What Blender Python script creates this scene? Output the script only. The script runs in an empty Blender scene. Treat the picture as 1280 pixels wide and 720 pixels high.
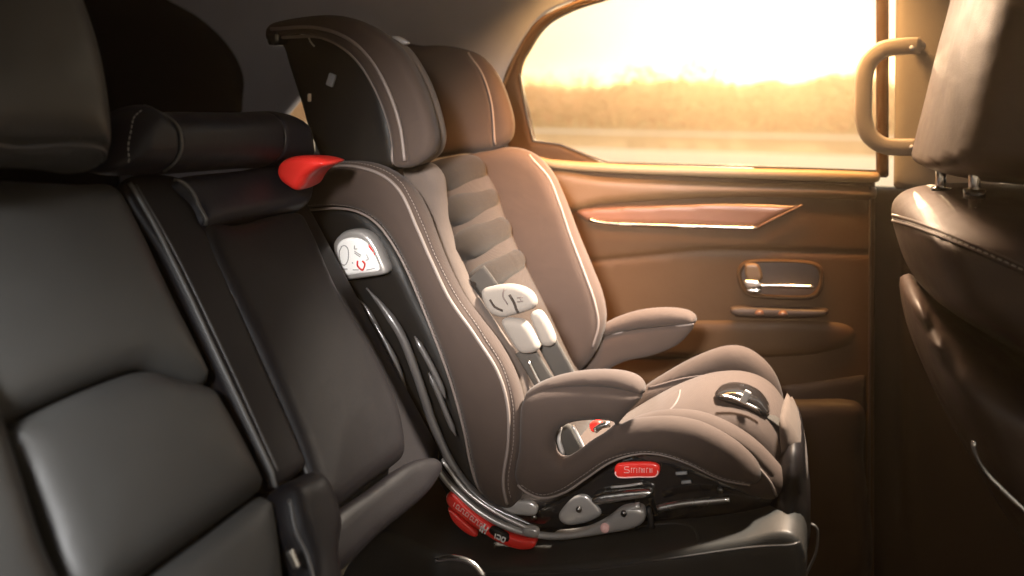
import bpy, bmesh, math, random
import numpy as np
from mathutils import Vector, Matrix, geometry
random.seed(4)
sc = bpy.context.scene
C = sc.collection
R = math.radians

# ------------------------------------------------------------------ camera
W_, H_, F_, HOR = 1280, 720, 1050.0, 100.0
TH = math.atan2(390, 1050)
CAM = Vector((0, 0, 1.45))
FWD = Vector((-math.sin(TH), math.cos(TH), 0)); RGT = Vector((math.cos(TH), math.sin(TH), 0)); UP = Vector((0, 0, 1))
cd = bpy.data.cameras.new('camera'); cam = bpy.data.objects.new('camera', cd); C.objects.link(cam)
cam.location = CAM; cam.rotation_euler = (R(90), 0, TH)
cd.sensor_width = 36; cd.lens = F_ / W_ * 36
cd.shift_y = -(360 - HOR) / W_
cd.clip_start = 0.02; cd.clip_end = 5000
cd.dof.use_dof = True; cd.dof.focus_distance = 1.28; cd.dof.aperture_fstop = 2.4
sc.camera = cam

def ray(px, py):
    return FWD + RGT * ((px - 640) / F_) + UP * ((HOR - py) / F_)

class Plane:
    """a flat reference plane in the car: points can be read off it and raised from it"""
    def __init__(s, P0, N, A):
        s.P0 = Vector(P0); s.N = Vector(N).normalized()
        s.A = Vector(A); s.A = (s.A - s.A.dot(s.N) * s.N).normalized(); s.B = s.N.cross(s.A)
    def ab(s, px, py):
        d = ray(px, py); t = (s.P0 - CAM).dot(s.N) / d.dot(s.N)
        p = CAM + d * t - s.P0
        return (p.dot(s.A), p.dot(s.B))
    def p3(s, a, b, h=0):
        return s.P0 + s.A * a + s.B * b + s.N * h
def YP(Y): return Plane((0, Y, 1.45), (0, -1, 0), (1, 0, 0))
def W3(px, py, Y):
    pl = YP(Y); return pl.p3(*pl.ab(px, py))

# ------------------------------------------------------------------ tagging
def tag(o, label=None, cat=None, group=None, kind=None):
    if label: o['label'] = label
    if cat: o['category'] = cat
    if group: o['group'] = group
    if kind: o['kind'] = kind
    return o
def thing(name, label, cat, loc=(0, 0, 0)):
    o = bpy.data.objects.new(name, None); C.objects.link(o); o.location = loc
    o.empty_display_size = .05
    return tag(o, label, cat)
def link(name, me, mat, parent=None, smooth=True):
    o = bpy.data.objects.new(name, me); C.objects.link(o)
    if mat: me.materials.append(mat)
    if parent:
        o.parent = parent
        # meshes are authored in world space; undo the parents' offset
        off = Vector((0, 0, 0)); q = parent
        while q: off += q.location; q = q.parent
        me.transform(Matrix.Translation(-off))
    if smooth:
        me.polygons.foreach_set('use_smooth', [True] * len(me.polygons))
    me.update()
    return o

# ------------------------------------------------------------------ materials
def mat(name, col, rough=.5, metal=0, spec=.5, grain=0, gscale=900, var=.0, vscale=14, weave=0, coat=0, sheen=0, wrinkle=0, rvar=0):
    m = bpy.data.materials.new(name); m.use_nodes = True
    nt = m.node_tree; b = nt.nodes['Principled BSDF']
    b.inputs['Base Color'].default_value = (*col, 1); b.inputs['Roughness'].default_value = rough
    b.inputs['Metallic'].default_value = metal; b.inputs['Specular IOR Level'].default_value = spec
    b.inputs['Coat Weight'].default_value = coat; b.inputs['Sheen Weight'].default_value = sheen
    tc = nt.nodes.new('ShaderNodeTexCoord')
    def noise(scale, detail=3):
        n = nt.nodes.new('ShaderNodeTexNoise'); n.inputs['Scale'].default_value = scale; n.inputs['Detail'].default_value = detail
        nt.links.new(tc.outputs['Object'], n.inputs['Vector']); return n
    if var:
        n = noise(vscale); mx = nt.nodes.new('ShaderNodeMix'); mx.data_type = 'RGBA'
        mx.inputs[6].default_value = (*[c * (1 - var) for c in col], 1); mx.inputs[7].default_value = (*[min(1, c * (1 + var)) for c in col], 1)
        nt.links.new(n.outputs['Fac'], mx.inputs[0]); nt.links.new(mx.outputs[2], b.inputs['Base Color'])
    if rvar:
        n = noise(22, 5); mr = nt.nodes.new('ShaderNodeMapRange')
        mr.inputs[1].default_value = .3; mr.inputs[2].default_value = .7
        mr.inputs[3].default_value = max(.05, rough - rvar); mr.inputs[4].default_value = min(1, rough + rvar)
        nt.links.new(n.outputs['Fac'], mr.inputs[0]); nt.links.new(mr.outputs[0], b.inputs['Roughness'])
    last = None
    def bump(src, strength, dist):
        nonlocal last
        bp = nt.nodes.new('ShaderNodeBump'); bp.inputs['Strength'].default_value = strength; bp.inputs['Distance'].default_value = dist
        nt.links.new(src, bp.inputs['Height'])
        if last: nt.links.new(last.outputs[0], bp.inputs['Normal'])
        last = bp
    if wrinkle:
        n = noise(9, 4); n.inputs['Distortion'].default_value = .6; bump(n.outputs['Fac'], wrinkle, .012)
    if grain:
        v = nt.nodes.new('ShaderNodeTexVoronoi'); v.inputs['Scale'].default_value = gscale
        nt.links.new(tc.outputs['Object'], v.inputs['Vector']); bump(v.outputs['Distance'], grain, .0006)
    if weave:
        for r in ((0, 0, 0), (0, R(90), 0)):
            mp = nt.nodes.new('ShaderNodeMapping'); mp.inputs['Rotation'].default_value = (r[0], r[1] + R(35), r[2])
            w = nt.nodes.new('ShaderNodeTexWave'); w.inputs['Scale'].default_value = 260; w.inputs['Distortion'].default_value = 1.0; w.inputs['Detail Scale'].default_value = 4
            nt.links.new(tc.outputs['Object'], mp.inputs['Vector']); nt.links.new(mp.outputs[0], w.inputs['Vector'])
            bump(w.outputs['Fac'], weave, .0006)
    if last: nt.links.new(last.outputs[0], b.inputs['Normal'])
    return m

LEATHER = mat('black_leather', (.0080, .0070, .0080), .46, spec=.16, grain=.25, gscale=700, rvar=.02, wrinkle=.12, var=.1)
LEATHER_G = mat('grey_leather', (.039, .0378, .0355), .44, spec=.4, grain=.25, gscale=700, rvar=.06, wrinkle=.12, var=.1)
LEATHER_N = mat('navy_leather', (.010, .011, .018), .46, spec=.28, grain=.25, gscale=700, rvar=.05, wrinkle=.2)
LEATHER_F = mat('brown_leather', (.042, .026, .019), .52, spec=.35, grain=.3, gscale=600, rvar=.08, wrinkle=.2, var=.15)
PIPE = mat('leather_piping', (.09, .088, .085), .45)
PIPE_D = mat('dark_piping', (.05, .048, .048), .4)
THREAD = mat('stitching_thread', (.55, .53, .5), .7)
FABRIC = mat('taupe_fabric', (.046, .033, .0275), .82, spec=.10, weave=.25, sheen=.06, var=.08, vscale=30, wrinkle=.25)
FABRIC_L = mat('lightened_taupe_fabric', (.08, .062, .052), .8, spec=.10, weave=.25, sheen=.06, var=.06, vscale=30, wrinkle=.3)  # taupe fabric lightened; rim light put into the colour of the linings
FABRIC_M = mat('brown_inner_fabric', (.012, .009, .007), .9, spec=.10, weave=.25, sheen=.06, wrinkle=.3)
PADM = mat('cream_pad_fabric', (.15, .132, .115), .8, spec=.10, weave=.25, sheen=.06, wrinkle=.3)
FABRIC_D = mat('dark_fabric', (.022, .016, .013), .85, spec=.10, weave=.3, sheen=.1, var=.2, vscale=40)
FPIPE = mat('taupe_piping', (.15, .12, .105), .6)
FSEAM = mat('seam_thread', (.075, .055, .048), .8)  # dull brown thread for seams and pad marks
PLASTIC = mat('black_plastic', (.006, .0055, .005), .5, spec=.2, rvar=.08)
GLOSS = mat('gloss_black_plastic', (.010, .009, .009), .14, coat=.6)
MATTE = mat('matte_black_plastic', (.010, .010, .011), .6, grain=.2, gscale=500)
CHROME = mat('brushed_metal', (.72, .70, .67), .24, metal=1, rvar=.08)
RIBM = mat('rib_highlight_plastic', (.075, .070, .068), .28, coat=.6)  # black shell ribs lightened to grey, their gloss highlight put into the colour
SATIN = mat('dark_satin_metal', (.22, .21, .20), .28, metal=1)
SILVER = mat('silver_plastic', (.50, .48, .46), .3, metal=.55)
WHITE = mat('white_label', (.9, .89, .87), .45)
GREYP = mat('grey_print', (.25, .25, .25), .6)
RED = mat('red_plastic', (.78, .030, .022), .35, coat=.3)
PINKW = mat('pale_red_print', (.90, .55, .52), .5)
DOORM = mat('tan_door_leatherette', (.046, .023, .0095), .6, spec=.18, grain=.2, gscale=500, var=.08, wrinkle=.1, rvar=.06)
DOORU = mat('tan_door_upper', (.105, .058, .026), .5, grain=.2, gscale=500, var=.06, rvar=.06)
SILL = mat('sunlit_sill_trim', (.24, .17, .10), .45)  # sunlight on the sill top put into its pale colour
COPPER = mat('copper_wood_trim', (.13, .058, .034), .4, coat=.2, var=.25, vscale=20)
TRIMG = mat('grey_pillar_trim', (.40, .42, .50), .75, grain=.2, gscale=400, var=.08)
TRIMB = mat('beige_pillar_trim', (.20, .185, .175), .7, grain=.2, gscale=400, var=.05)
BEIGE = mat('beige_plastic', (.7, .58, .42), .5)
HANDLE = mat('tan_handle_plastic', (.32, .285, .25), .55, grain=.2, gscale=400)
CARPET = mat('dark_carpet', (.012, .011, .012), .95, grain=1, gscale=350, var=.3, vscale=60)
DARKT = mat('dark_trim_and_door_shade', (.022, .015, .012), .6, spec=.18, grain=.2, gscale=400, rvar=.06)  # pillar cover colour; on the lower door it carries the shade
BLACKT = mat('black_cargo_trim', (.006, .006, .007), .8, spec=.18, grain=.2)
STRAP = mat('harness_webbing', (.05, .045, .04), .7, spec=.1, weave=.6)

# ------------------------------------------------------------------ mesh tools
def smooth_closed(pts, step):
    """pts: list of (x,y) or (x,y,'c'); Catmull-Rom between, 'c' keeps a corner"""
    n = len(pts); out = []
    for i in range(n):
        p1, p2 = pts[i], pts[(i + 1) % n]; p0 = pts[i - 1]; p3 = pts[(i + 2) % n]
        a = np.array(p1[:2], float); b = np.array(p2[:2], float)
        L = np.linalg.norm(b - a)
        m1 = np.zeros(2) if len(p1) > 2 else (b - np.array(p0[:2], float)) * .5
        m2 = np.zeros(2) if len(p2) > 2 else (np.array(p3[:2], float) - a) * .5
        if len(p1) > 2: m1 = (b - a) - m2 * .5 if len(p2) == 2 else (b - a)
        if len(p2) > 2: m2 = (b - a) * 1.0 if len(p1) > 2 else (b - a) * 1.5 - m1 * .5
        for m in (m1, m2):
            l = np.linalg.norm(m)
            if l > L * 1.3: m *= L * 1.3 / l
        k = max(2, int(L / step) + 1)
        for j in range(k):
            t = j / k; t2 = t * t; t3 = t2 * t
            out.append((2*t3-3*t2+1)*a + (t3-2*t2+t)*m1 + (-2*t3+3*t2)*b + (t3-t2)*m2)
    out = np.array(out)
    # even resample
    q = np.vstack([out, out[:1]]); d = np.r_[0, np.cumsum(np.linalg.norm(np.diff(q, axis=0), axis=1))]
    m = max(12, int(d[-1] / step)); s = np.linspace(0, d[-1], m, endpoint=False)
    return np.c_[np.interp(s, d, q[:, 0]), np.interp(s, d, q[:, 1])]
def smooth_open(pts, step):
    P = [np.array(p, float) for p in pts]; out = []
    for i in range(len(P) - 1):
        a, b = P[i], P[i+1]
        m1 = (b - P[i-1]) * .5 if i else (b - a); m2 = (P[i+2] - a) * .5 if i + 2 < len(P) else (b - a)
        k = max(2, int(np.linalg.norm(b - a) / step) + 1)
        for j in range(k):
            t = j / k; t2 = t*t; t3 = t2*t
            out.append((2*t3-3*t2+1)*a + (t3-2*t2+t)*m1 + (-2*t3+3*t2)*b + (t3-t2)*m2)
    out.append(P[-1]); return np.array(out)
def segdist(Q, A, B):
    """min distance from each Q to the segments A[i]-B[i]"""
    best = np.full(len(Q), 1e9)
    for i in range(0, len(A)):
        ab = B[i] - A[i]; L2 = max((ab * ab).sum(), 1e-12)
        t = np.clip(((Q - A[i]) @ ab) / L2, 0, 1)
        d = np.linalg.norm(Q - (A[i] + t[:, None] * ab), axis=1)
        np.minimum(best, d, out=best)
    return best
def inside(Q, poly):
    x, y = Q[:, 0], Q[:, 1]; r = np.zeros(len(Q), bool); j = len(poly) - 1
    for i in range(len(poly)):
        xi, yi = poly[i]; xj, yj = poly[j]
        if yi != yj:
            c = ((yi > y) != (yj > y)) & (x < (xj - xi) * (y - yi) / (yj - yi) + xi); r ^= c
        j = i
    return r

class Pillow:
    pass
def pillow(name, pts, plane, mt, parent, hf=.02, hb=.02, r=.02, rb=None, bulge=0, grooves=(), holes=(), res=.008, px=True, off=0, back=True, power=2.0, bend=None):
    """a soft padded panel: outline on a plane, rounded rim, pillowed faces, sewn-in grooves"""
    conv = (lambda p: (*plane.ab(p[0], p[1]), *p[2:])) if px else (lambda p: p)
    loops = [smooth_closed([conv(p) for p in pts], res * .8)] + [smooth_closed([conv(p) for p in h], res * .8) for h in holes]
    A = np.vstack(loops); B = np.vstack([np.roll(l, -1, 0) for l in loops])
    def ins(Q):
        k = inside(Q, loops[0])
        for l in loops[1:]: k &= ~inside(Q, l)
        return k
    rings = []
    for f in (.03, .12, .28, .5):
        o = r * f
        for l in loops:
            t = np.roll(l, -1, 0) - np.roll(l, 1, 0); t /= np.maximum(np.linalg.norm(t, axis=1), 1e-9)[:, None]
            nn = np.c_[-t[:, 1], t[:, 0]]
            for sgn in (1, -1):
                Q = l + nn * o * sgn; k = ins(Q); Q = Q[k]
                if len(Q):
                    dd = segdist(Q, A, B); rings.append(Q[dd > o * .93])
    lo = loops[0].min(0); hi = loops[0].max(0)
    gx, gy = np.meshgrid(np.arange(lo[0], hi[0], res), np.arange(lo[1], hi[1], res))
    gx = gx + (np.arange(gx.shape[0]) % 2)[:, None] * res * .5
    G = np.c_[gx.ravel(), gy.ravel()]; G = G[ins(G)]
    if len(G): dg = segdist(G, A, B); G = G[dg > max(r * .6, res * .4)]
    gl = [(smooth_open([plane.ab(*p) if px else p for p in g[0]], res * .6), g[1], g[2]) for g in grooves]
    extra = []
    for g, w, dp in gl:
        t = np.gradient(g, axis=0); t /= np.maximum(np.linalg.norm(t, axis=1), 1e-9)[:, None]; nn = np.c_[-t[:, 1], t[:, 0]]
        for o in (-1, -.5, 0, .5, 1): extra.append(g + nn * o * w)
    allQ = [a for a in rings + [G] + extra if len(a)]
    Q = np.vstack(allQ) if allQ else np.zeros((0, 2))
    if len(Q):
        k = ins(Q); Q = Q[k]; dq = segdist(Q, A, B); Q = Q[dq > r * .02]
        # thin out near-duplicates
        key = np.round(Q / (min(res, r) * .18)).astype(int); _, idx = np.unique(key, axis=0, return_index=True); Q = Q[np.sort(idx)]
    nb = len(A); allp = np.vstack([A, Q]); edges = []; s = 0
    for l in loops:
        m = len(l); edges += [(s + i, s + (i + 1) % m) for i in range(m)]; s += m
    vs, es, fs, ov, oe, of = geometry.delaunay_2d_cdt([Vector(p) for p in allp], edges, [], 0, 1e-6, False)
    V = np.array([(v.x, v.y) for v in vs]); T = np.array([f for f in fs if len(f) == 3])
    T = T[ins(V[T].mean(1))]
    D = segdist(V, A, B); D[D < 1e-5] = 0
    dmax = D.max()
    def height(P, d, h, rr):
        if h == 0: return np.zeros(len(P))
        x = np.clip(d / rr, 0, 1); z = h * (1 - (1 - x) ** power) ** (1 / power)
        return z
    def front(P, d):
        z = height(P, d, hf, r)
        if bulge: z = z + bulge * np.sin(np.clip(d / dmax, 0, 1) * math.pi / 2)
        for g, w, dp in gl:
            gd = segdist(P, g[:-1], g[1:]); z = z - dp * np.exp(-(gd / (w * .55)) ** 2) * np.clip(d / (w + 1e-6), 0, 1)
        return z
    zf = front(V, D); zb = -height(V, D, hb, rb or r)
    used = np.unique(T); rim = D == 0
    vv = []; fmap = {}; bmap = {}
    def put(i, z):
        a, b = V[i]
        h = z + off
        if bend: a, b, h = bend(a, b, h)
        vv.append(plane.p3(a, b, h)); return len(vv) - 1
    for i in used:
        fmap[i] = put(i, zf[i])
        if back: bmap[i] = fmap[i] if rim[i] else put(i, zb[i])
    faces = []
    for t in T:
        p, q, w = V[t[0]], V[t[1]], V[t[2]]
        ccw = (q[0]-p[0])*(w[1]-p[1]) - (q[1]-p[1])*(w[0]-p[0]) > 0
        t = t if ccw else t[::-1]
        faces.append([fmap[i] for i in t])
        if back and not all(rim[i] for i in t): faces.append([bmap[i] for i in t[::-1]])
    me = bpy.data.meshes.new(name); me.from_pydata(vv, [], faces)
    o = link(name, me, mt, parent)
    pw = Pillow(); pw.obj = o; pw.plane = plane; pw.px = px
    def surf(path, lift=0, step=.006):
        P = smooth_open([plane.ab(*p) if px else p for p in path], step)
        d = segdist(P, A, B); k = ins(P); d = np.where(k, d, 0)
        z = front(P, d)
        res_ = []
        for (a, b), zz in zip(P, z):
            h = zz + off + lift
            if bend: a, b, h = bend(a, b, h)
            res_.append(plane.p3(a, b, h))
        return res_
    pw.surf = surf
    return pw

def tube(name, pts, rad, mt, parent, n=10, flat=None, up=None, closed=False, taper=None):
    """sweep an ellipse along points; flat=(half width, half thickness) with up giving the thickness direction"""
    P = [Vector(p) for p in pts]; N = len(P); vv = []; ff = []
    T = []
    for i in range(N):
        a = P[i-1] if (i or closed) else P[0]; b = P[(i+1) % N] if (i + 1 < N or closed) else P[-1]
        T.append((b - a).normalized())
    nrm = Vector(up) if up is not None else (Vector((0, 0, 1)) if abs(T[0].z) < .9 else Vector((1, 0, 0)))
    for i in range(N):
        nrm_i = (nrm - nrm.dot(T[i]) * T[i]).normalized()
        if up is None: nrm = nrm_i
        bi = T[i].cross(nrm_i)
        k = 1.0
        if taper: k = taper(i / (N - 1))
        ra, rb_ = (flat if flat else (rad, rad))
        for j in range(n):
            an = 2 * math.pi * j / n
            c, s_ = math.cos(an), math.sin(an)
            if flat: c = math.copysign(abs(c) ** .45, c); s_ = math.copysign(abs(s_) ** .45, s_)
            vv.append(P[i] + bi * c * ra * k + nrm_i * s_ * rb_ * k)
    M = N if closed else N - 1
    for i in range(M):
        for j in range(n):
            a = i*n+j; b = i*n+(j+1) % n; c = ((i+1) % N)*n+(j+1) % n; d = ((i+1) % N)*n+j
            ff.append((a, b, c, d))
    if not closed:
        ff.append(tuple(range(n))[::-1]); ff.append(tuple((N-1)*n+j for j in range(n)))
    me = bpy.data.meshes.new(name); me.from_pydata(vv, [], ff)
    bm = bmesh.new(); bm.from_mesh(me); bmesh.ops.recalc_face_normals(bm, faces=bm.faces); bm.to_mesh(me); bm.free()
    return link(name, me, mt, parent)
def pxtube(name, pts, Y, rad, mt, parent, step=.008, **k):
    pl = YP(Y) if not isinstance(Y, Plane) else Y
    P = smooth_open([pl.ab(*p) for p in pts], step)
    return tube(name, [pl.p3(a, b) for a, b in P], rad, mt, parent, **k)
def rbox(name, c, size, mt, parent, bev=.003, rot=None, seg=3):
    bm = bmesh.new(); bmesh.ops.create_cube(bm, size=1)
    for v in bm.verts: v.co = Vector((v.co.x*size[0], v.co.y*size[1], v.co.z*size[2]))
    if bev: bmesh.ops.bevel(bm, geom=list(bm.edges), offset=bev, segments=seg, profile=.5, affect='EDGES')
    M = Matrix.Translation(c)
    if rot is not None: M = M @ (rot.to_4x4() if isinstance(rot, Matrix) else Matrix.Rotation(rot, 4, 'Y'))
    bm.transform(M)
    me = bpy.data.meshes.new(name); bm.to_mesh(me); bm.free()
    return link(name, me, mt, parent, smooth=False)
def quads(name, faces, mt, parent=None):
    vv = []; ff = []
    for f in faces:
        ff.append(tuple(range(len(vv), len(vv)+len(f)))); vv += [Vector(p) for p in f]
    me = bpy.data.meshes.new(name); me.from_pydata(vv, [], ff)
    return link(name, me, mt, parent, smooth=False)
def stitches(name, path3, mt, parent, n_every=.007, L=.0045, rad=.0006):
    """a row of short thread stitches laid along a 3-D path, one mesh"""
    P = [np.array(p) for p in path3]; q = np.array(P); d = np.r_[0, np.cumsum(np.linalg.norm(np.diff(q, axis=0), axis=1))]
    vv = []; ff = []
    for s in np.arange(.002, d[-1] - L, n_every):
        a = Vector([np.interp(s, d, q[:, k]) for k in range(3)]); b = Vector([np.interp(s + L, d, q[:, k]) for k in range(3)])
        t = (b - a).normalized(); u = t.orthogonal().normalized(); w = t.cross(u); base = len(vv)
        for e in (a, b):
            for j in range(5):
                an = 2*math.pi*j/5; vv.append(e + (u*math.cos(an) + w*math.sin(an)) * rad)
        for j in range(5): ff.append((base+j, base+(j+1) % 5, base+5+(j+1) % 5, base+5+j))
    me = bpy.data.meshes.new(name); me.from_pydata(vv, [], ff); return link(name, me, mt, parent)

from mathutils.bvhtree import BVHTree
def drape(obj, pts, lift=.0005, step=5, y0=None):
    """run a seam over the real surface of a part: returns 3-D points lying on it"""
    off = Vector((0, 0, 0)); q = obj.parent
    while q: off += q.location; q = q.parent
    me = obj.data; bv = BVHTree.FromPolygons([v.co + off for v in me.vertices], [tuple(p.vertices) for p in me.polygons])
    out = []
    for p in smooth_open(pts, step):
        d = ray(*p).normalized(); loc, nn, _, _ = bv.ray_cast(CAM, d)
        if loc is not None:
            if nn.dot(d) > 0: nn = -nn
            out.append(loc + nn * lift)
    return out
# =================================================================== REAR BENCH
P1 = W3(160, 225, .80); P2 = W3(345, 600, .80)
dr = (P2 - P1).normalized()
BP = Plane(P1, (-dr.z, 0, dr.x), (0, 1, 0))     # plane of the reclined backrest
print('backrest', P1, P2, BP.N, BP.A, BP.B)
bench = thing('rear_bench_seat', 'black and grey leather rear bench with its headrests, under and beside the child seat', 'car seat', (P2.x, 1.0, .55))
def bslab(YA, YB):
    pts = []
    for (Y0, Y1) in ((YA, YB),):
        a0, a1 = Y0 - P1.y, Y1 - P1.y
        L = (P2 - P1).length
        sgn = 1 if BP.B.dot(dr) > 0 else -1
        pts = [(a0, -.0*sgn, 'c'), (a1, 0, 'c'), (a1, sgn*(L+.12), 'c'), (a0, sgn*(L+.12), 'c')]
    return pts
pillow('backrest_frame', bslab(.30, 1.165), BP, LEATHER, bench, hf=.001, hb=.09, r=.03, px=False, res=.03, off=-.035)
pillow('backrest_frame', bslab(1.17, 1.70), BP, LEATHER, bench, hf=.001, hb=.06, r=.03, px=False, res=.03, off=-.17)

up_pad = pillow('backrest_upper_pad', [(-150, 205), (0, 216), (100, 222), (150, 226), (180, 272), (222, 360), (272, 462), (262, 473), (225, 461), (186, 453), (130, 470), (60, 500), (5, 530), (-60, 560), (-130, 470)],
       BP, LEATHER_G, bench, hf=.022, hb=.03, r=.035, bulge=.006, res=.010, off=-.02)
lo_pad = pillow('backrest_lower_pad', [(2, 536), (60, 505), (130, 474), (186, 457), (225, 466), (268, 478), (285, 500), (316, 556), (336, 600), (330, 612), (270, 655), (185, 716), (118, 765), (88, 745), (60, 660), (30, 590)],
       BP, LEATHER_G, bench, hf=.026, hb=.03, r=.030, bulge=.008, res=.010, off=-.02)
base_pad = pillow('backrest_base_pad', [(340, 612), (352, 640), (362, 720), (372, 800), (140, 860), (130, 780), (190, 722), (270, 662)],
       BP, LEATHER_G, bench, hf=.020, hb=.03, r=.02, bulge=.004, res=.011, off=-.02)
side_b = pillow('side_bolster', [(-160, 330), (-60, 400), (-5, 470), (30, 570), (62, 670), (100, 770), (60, 860), (-260, 860), (-300, 500)],
       BP, LEATHER_G, bench, hf=.055, hb=.03, r=.05, res=.012, off=-.03)
tube('bolster_piping', lo_pad.surf([(8, 560), (38, 640), (66, 705), (100, 765)], .002), .005, PIPE, bench)
stitches('stitching', lo_pad.surf([(14, 560), (44, 640), (72, 705), (104, 762)], .0006), THREAD, bench)
strip = pillow('backrest_divider_strip', [(158, 224), (236, 222), (262, 285), (322, 425), (384, 566), (386, 582), (352, 606), (338, 590), (275, 452), (214, 325)],
       BP, LEATHER, bench, hf=.010, hb=.03, r=.010, res=.008, off=-.012, bulge=.001)
tube('seam_piping', strip.surf([(163, 228), (215, 320), (277, 450), (342, 590), (350, 604)], .001), .0028, PIPE, bench)
tube('seam_piping', strip.surf([(171, 230), (222, 318), (284, 446), (349, 588)], -.001), .0020, PIPE_D, bench)
mid = pillow('centre_backrest_pad', [(256, 287), (300, 278), (372, 263), (392, 290), (424, 362), (470, 440), (500, 508), (509, 558), (504, 573), (462, 604), (418, 638), (402, 625), (372, 545), (325, 440)],
       BP, LEATHER, bench, hf=.016, hb=.03, r=.018, res=.009, off=-.012, bulge=.005)
tube('seam_piping', mid.surf([(258, 288), (326, 440), (374, 548), (404, 624), (416, 638)], -.004), .0026, PIPE_D, bench)
roll = pillow('backrest_top_roll', [(214, 224), (300, 212), (360, 201), (384, 212), (392, 236), (380, 258), (300, 274), (256, 284), (240, 258)],
       BP, LEATHER_N, bench, hf=.018, hb=.04, r=.018, res=.008, off=-.008)
tube('seam_piping', roll.surf([(216, 226), (238, 248), (256, 282)], .0005), .0026, PIPE, bench)
pillow('backrest_foot_roll', [(418, 645), (465, 610), (512, 577), (545, 570), (556, 585), (535, 618), (480, 664), (425, 715), (408, 690)],
       BP, LEATHER, bench, hf=.012, hb=.03, r=.012, res=.008, off=-.010)
tongue = pillow('divider_tongue', [(347, 612), (372, 597), (388, 592), (406, 615), (418, 660), (414, 700), (420, 760), (375, 770), (368, 710), (352, 660)],
       BP, LEATHER, bench, hf=.03, hb=.03, r=.02, res=.007, off=-.006, bulge=.003)
tube('seam_piping', tongue.surf([(350, 630), (358, 668), (372, 706), (378, 750)], .0005), .0022, PIPE_D, bench)
rbox('anchor_button', BP.p3(*BP.ab(350, 708), .02), (.008, .006, .02), CHROME, bench, bev=.002, rot=R(-30))

# headrests
HX = P1.x + .02
HPn = Plane((HX + .0, .8, 1.45), (1, 0, .22), (0, 1, 0))
hr = pillow('headrest', [(-120, -90), (60, -80), (92, 0), (112, 60), (124, 120), (129, 175), (124, 205), (108, 214), (60, 208), (0, 206), (-120, 203)],
       HPn, LEATHER_G, bench, hf=.05, hb=.06, r=.05, res=.009, off=-.01, bulge=.01,
       grooves=[([(-110, 180), (0, 186), (60, 184), (100, 188), (122, 200)], .006, .007)])
tube('seam_piping', hr.surf([(98, 12), (112, 62), (122, 120), (126, 175), (122, 200)], .0), .0022, PIPE_D, hr.obj)
tube('seam_piping', hr.surf([(-100, 184), (0, 190), (60, 188), (100, 193), (120, 204)], .0), .0022, PIPE_D, hr.obj)
HPm = Plane((W3(205, 215, .85).x, .85, 1.45), (1, 0, .12), (0, 1, 0))
hm = pillow('headrest', [(143, 214), (143, 190), (150, 155), (165, 136), (185, 129), (203, 138), (230, 138), (300, 139), (350, 138), (378, 150), (386, 175), (384, 204), (300, 210), (205, 217)],
       HPm, LEATHER_N, bench, hf=.045, hb=.055, r=.032, res=.007, off=-.02,
       grooves=[([(187, 130), (200, 150), (206, 180), (204, 215)], .004, .005), ([(336, 139), (340, 170), (338, 205)], .004, .004)])
tube('seam_piping', hm.surf([(189, 131), (202, 150), (208, 180), (206, 214)], .0003), .0022, PIPE, hm.obj)
tube('seam_piping', hm.surf([(337, 152), (341, 172), (338, 200)], .0003), .0013, PIPE_D, hm.obj)
stitches('stitching', hm.surf([(150, 206), (152, 178), (160, 150), (175, 136)], .0003), THREAD, hm.obj)
for px_, py_ in ((230, 212), (330, 205)):
    p = W3(px_, py_, 1.0)
# cushions
CZ = W3(700, 655, 1.18).z
print('cushion z', CZ)
FC = YP(1.14)
fx = [FC.ab(*p) for p in ((480, 640), (560, 655), (640, 668), (760, 664), (860, 655), (940, 640), (985, 632), (1008, 650), (1015, 690), (1008, 760))]
cush = pillow('seat_cushion', [(470, 665), (540, 685), (610, 706), (700, 703), (800, 692), (870, 682), (930, 672), (972, 662), (996, 668), (1008, 700), (1004, 760), (990, 830), (500, 860), (420, 760)],
       FC, LEATHER_G, bench, hf=.012, hb=.54, r=.028, rb=.05, res=.011, off=0,
       grooves=[])
tube('seam_piping', cush.surf([(600, 713), (700, 711), (800, 700), (940, 680), (1000, 676)], .0), .0016, PIPE_D, cush.obj)
# raised thigh bolster of the far cushion
TB = YP(1.26)
pillow('cushion_front_bolster', [(830, 668), (880, 652), (930, 638), (962, 604), (978, 564), (990, 548), (1004, 562), (1009, 600), (1013, 640), (1000, 690), (900, 704), (840, 699)],
       TB, LEATHER, bench, hf=.09, hb=.30, r=.050, rb=.06, res=.011)
tube('seam_piping', drape(cush.obj, [(700, 676), (760, 664), (820, 656), (850, 655), (868, 662), (874, 680)], .0), .0016, PIPE_D, cush.obj)
MC = YP(.86)
pillow('seat_cushion', [(330, 900), (450, 870), (700, 900), (950, 930), (970, 1000), (900, 1100), (350, 1100)],
       MC, LEATHER, bench, hf=.5, hb=.24, r=.04, rb=.03, res=.016)
# piping loop at the cushion front
pxtube('seam_piping', [(1014, 655), (1022, 662), (1020, 690), (1006, 722)], 1.2, .0016, PIPE, bench)
# seat belt buckle stalk by the middle seat
pxtube('belt_buckle', [(545, 700), (566, 697), (590, 704), (606, 722)], 1.08, .004, CHROME, bench)

# =================================================================== CHILD SEAT
base0 = W3(760, 650, 1.37)
cs = thing('child_car_seat', 'taupe fabric child car seat with black shell and red belt guides on the rear bench', 'child seat', (base0.x, 1.37, base0.z))
NY, FY = 1.20, 1.545
PN = YP(NY); PF = YP(FY)
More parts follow.
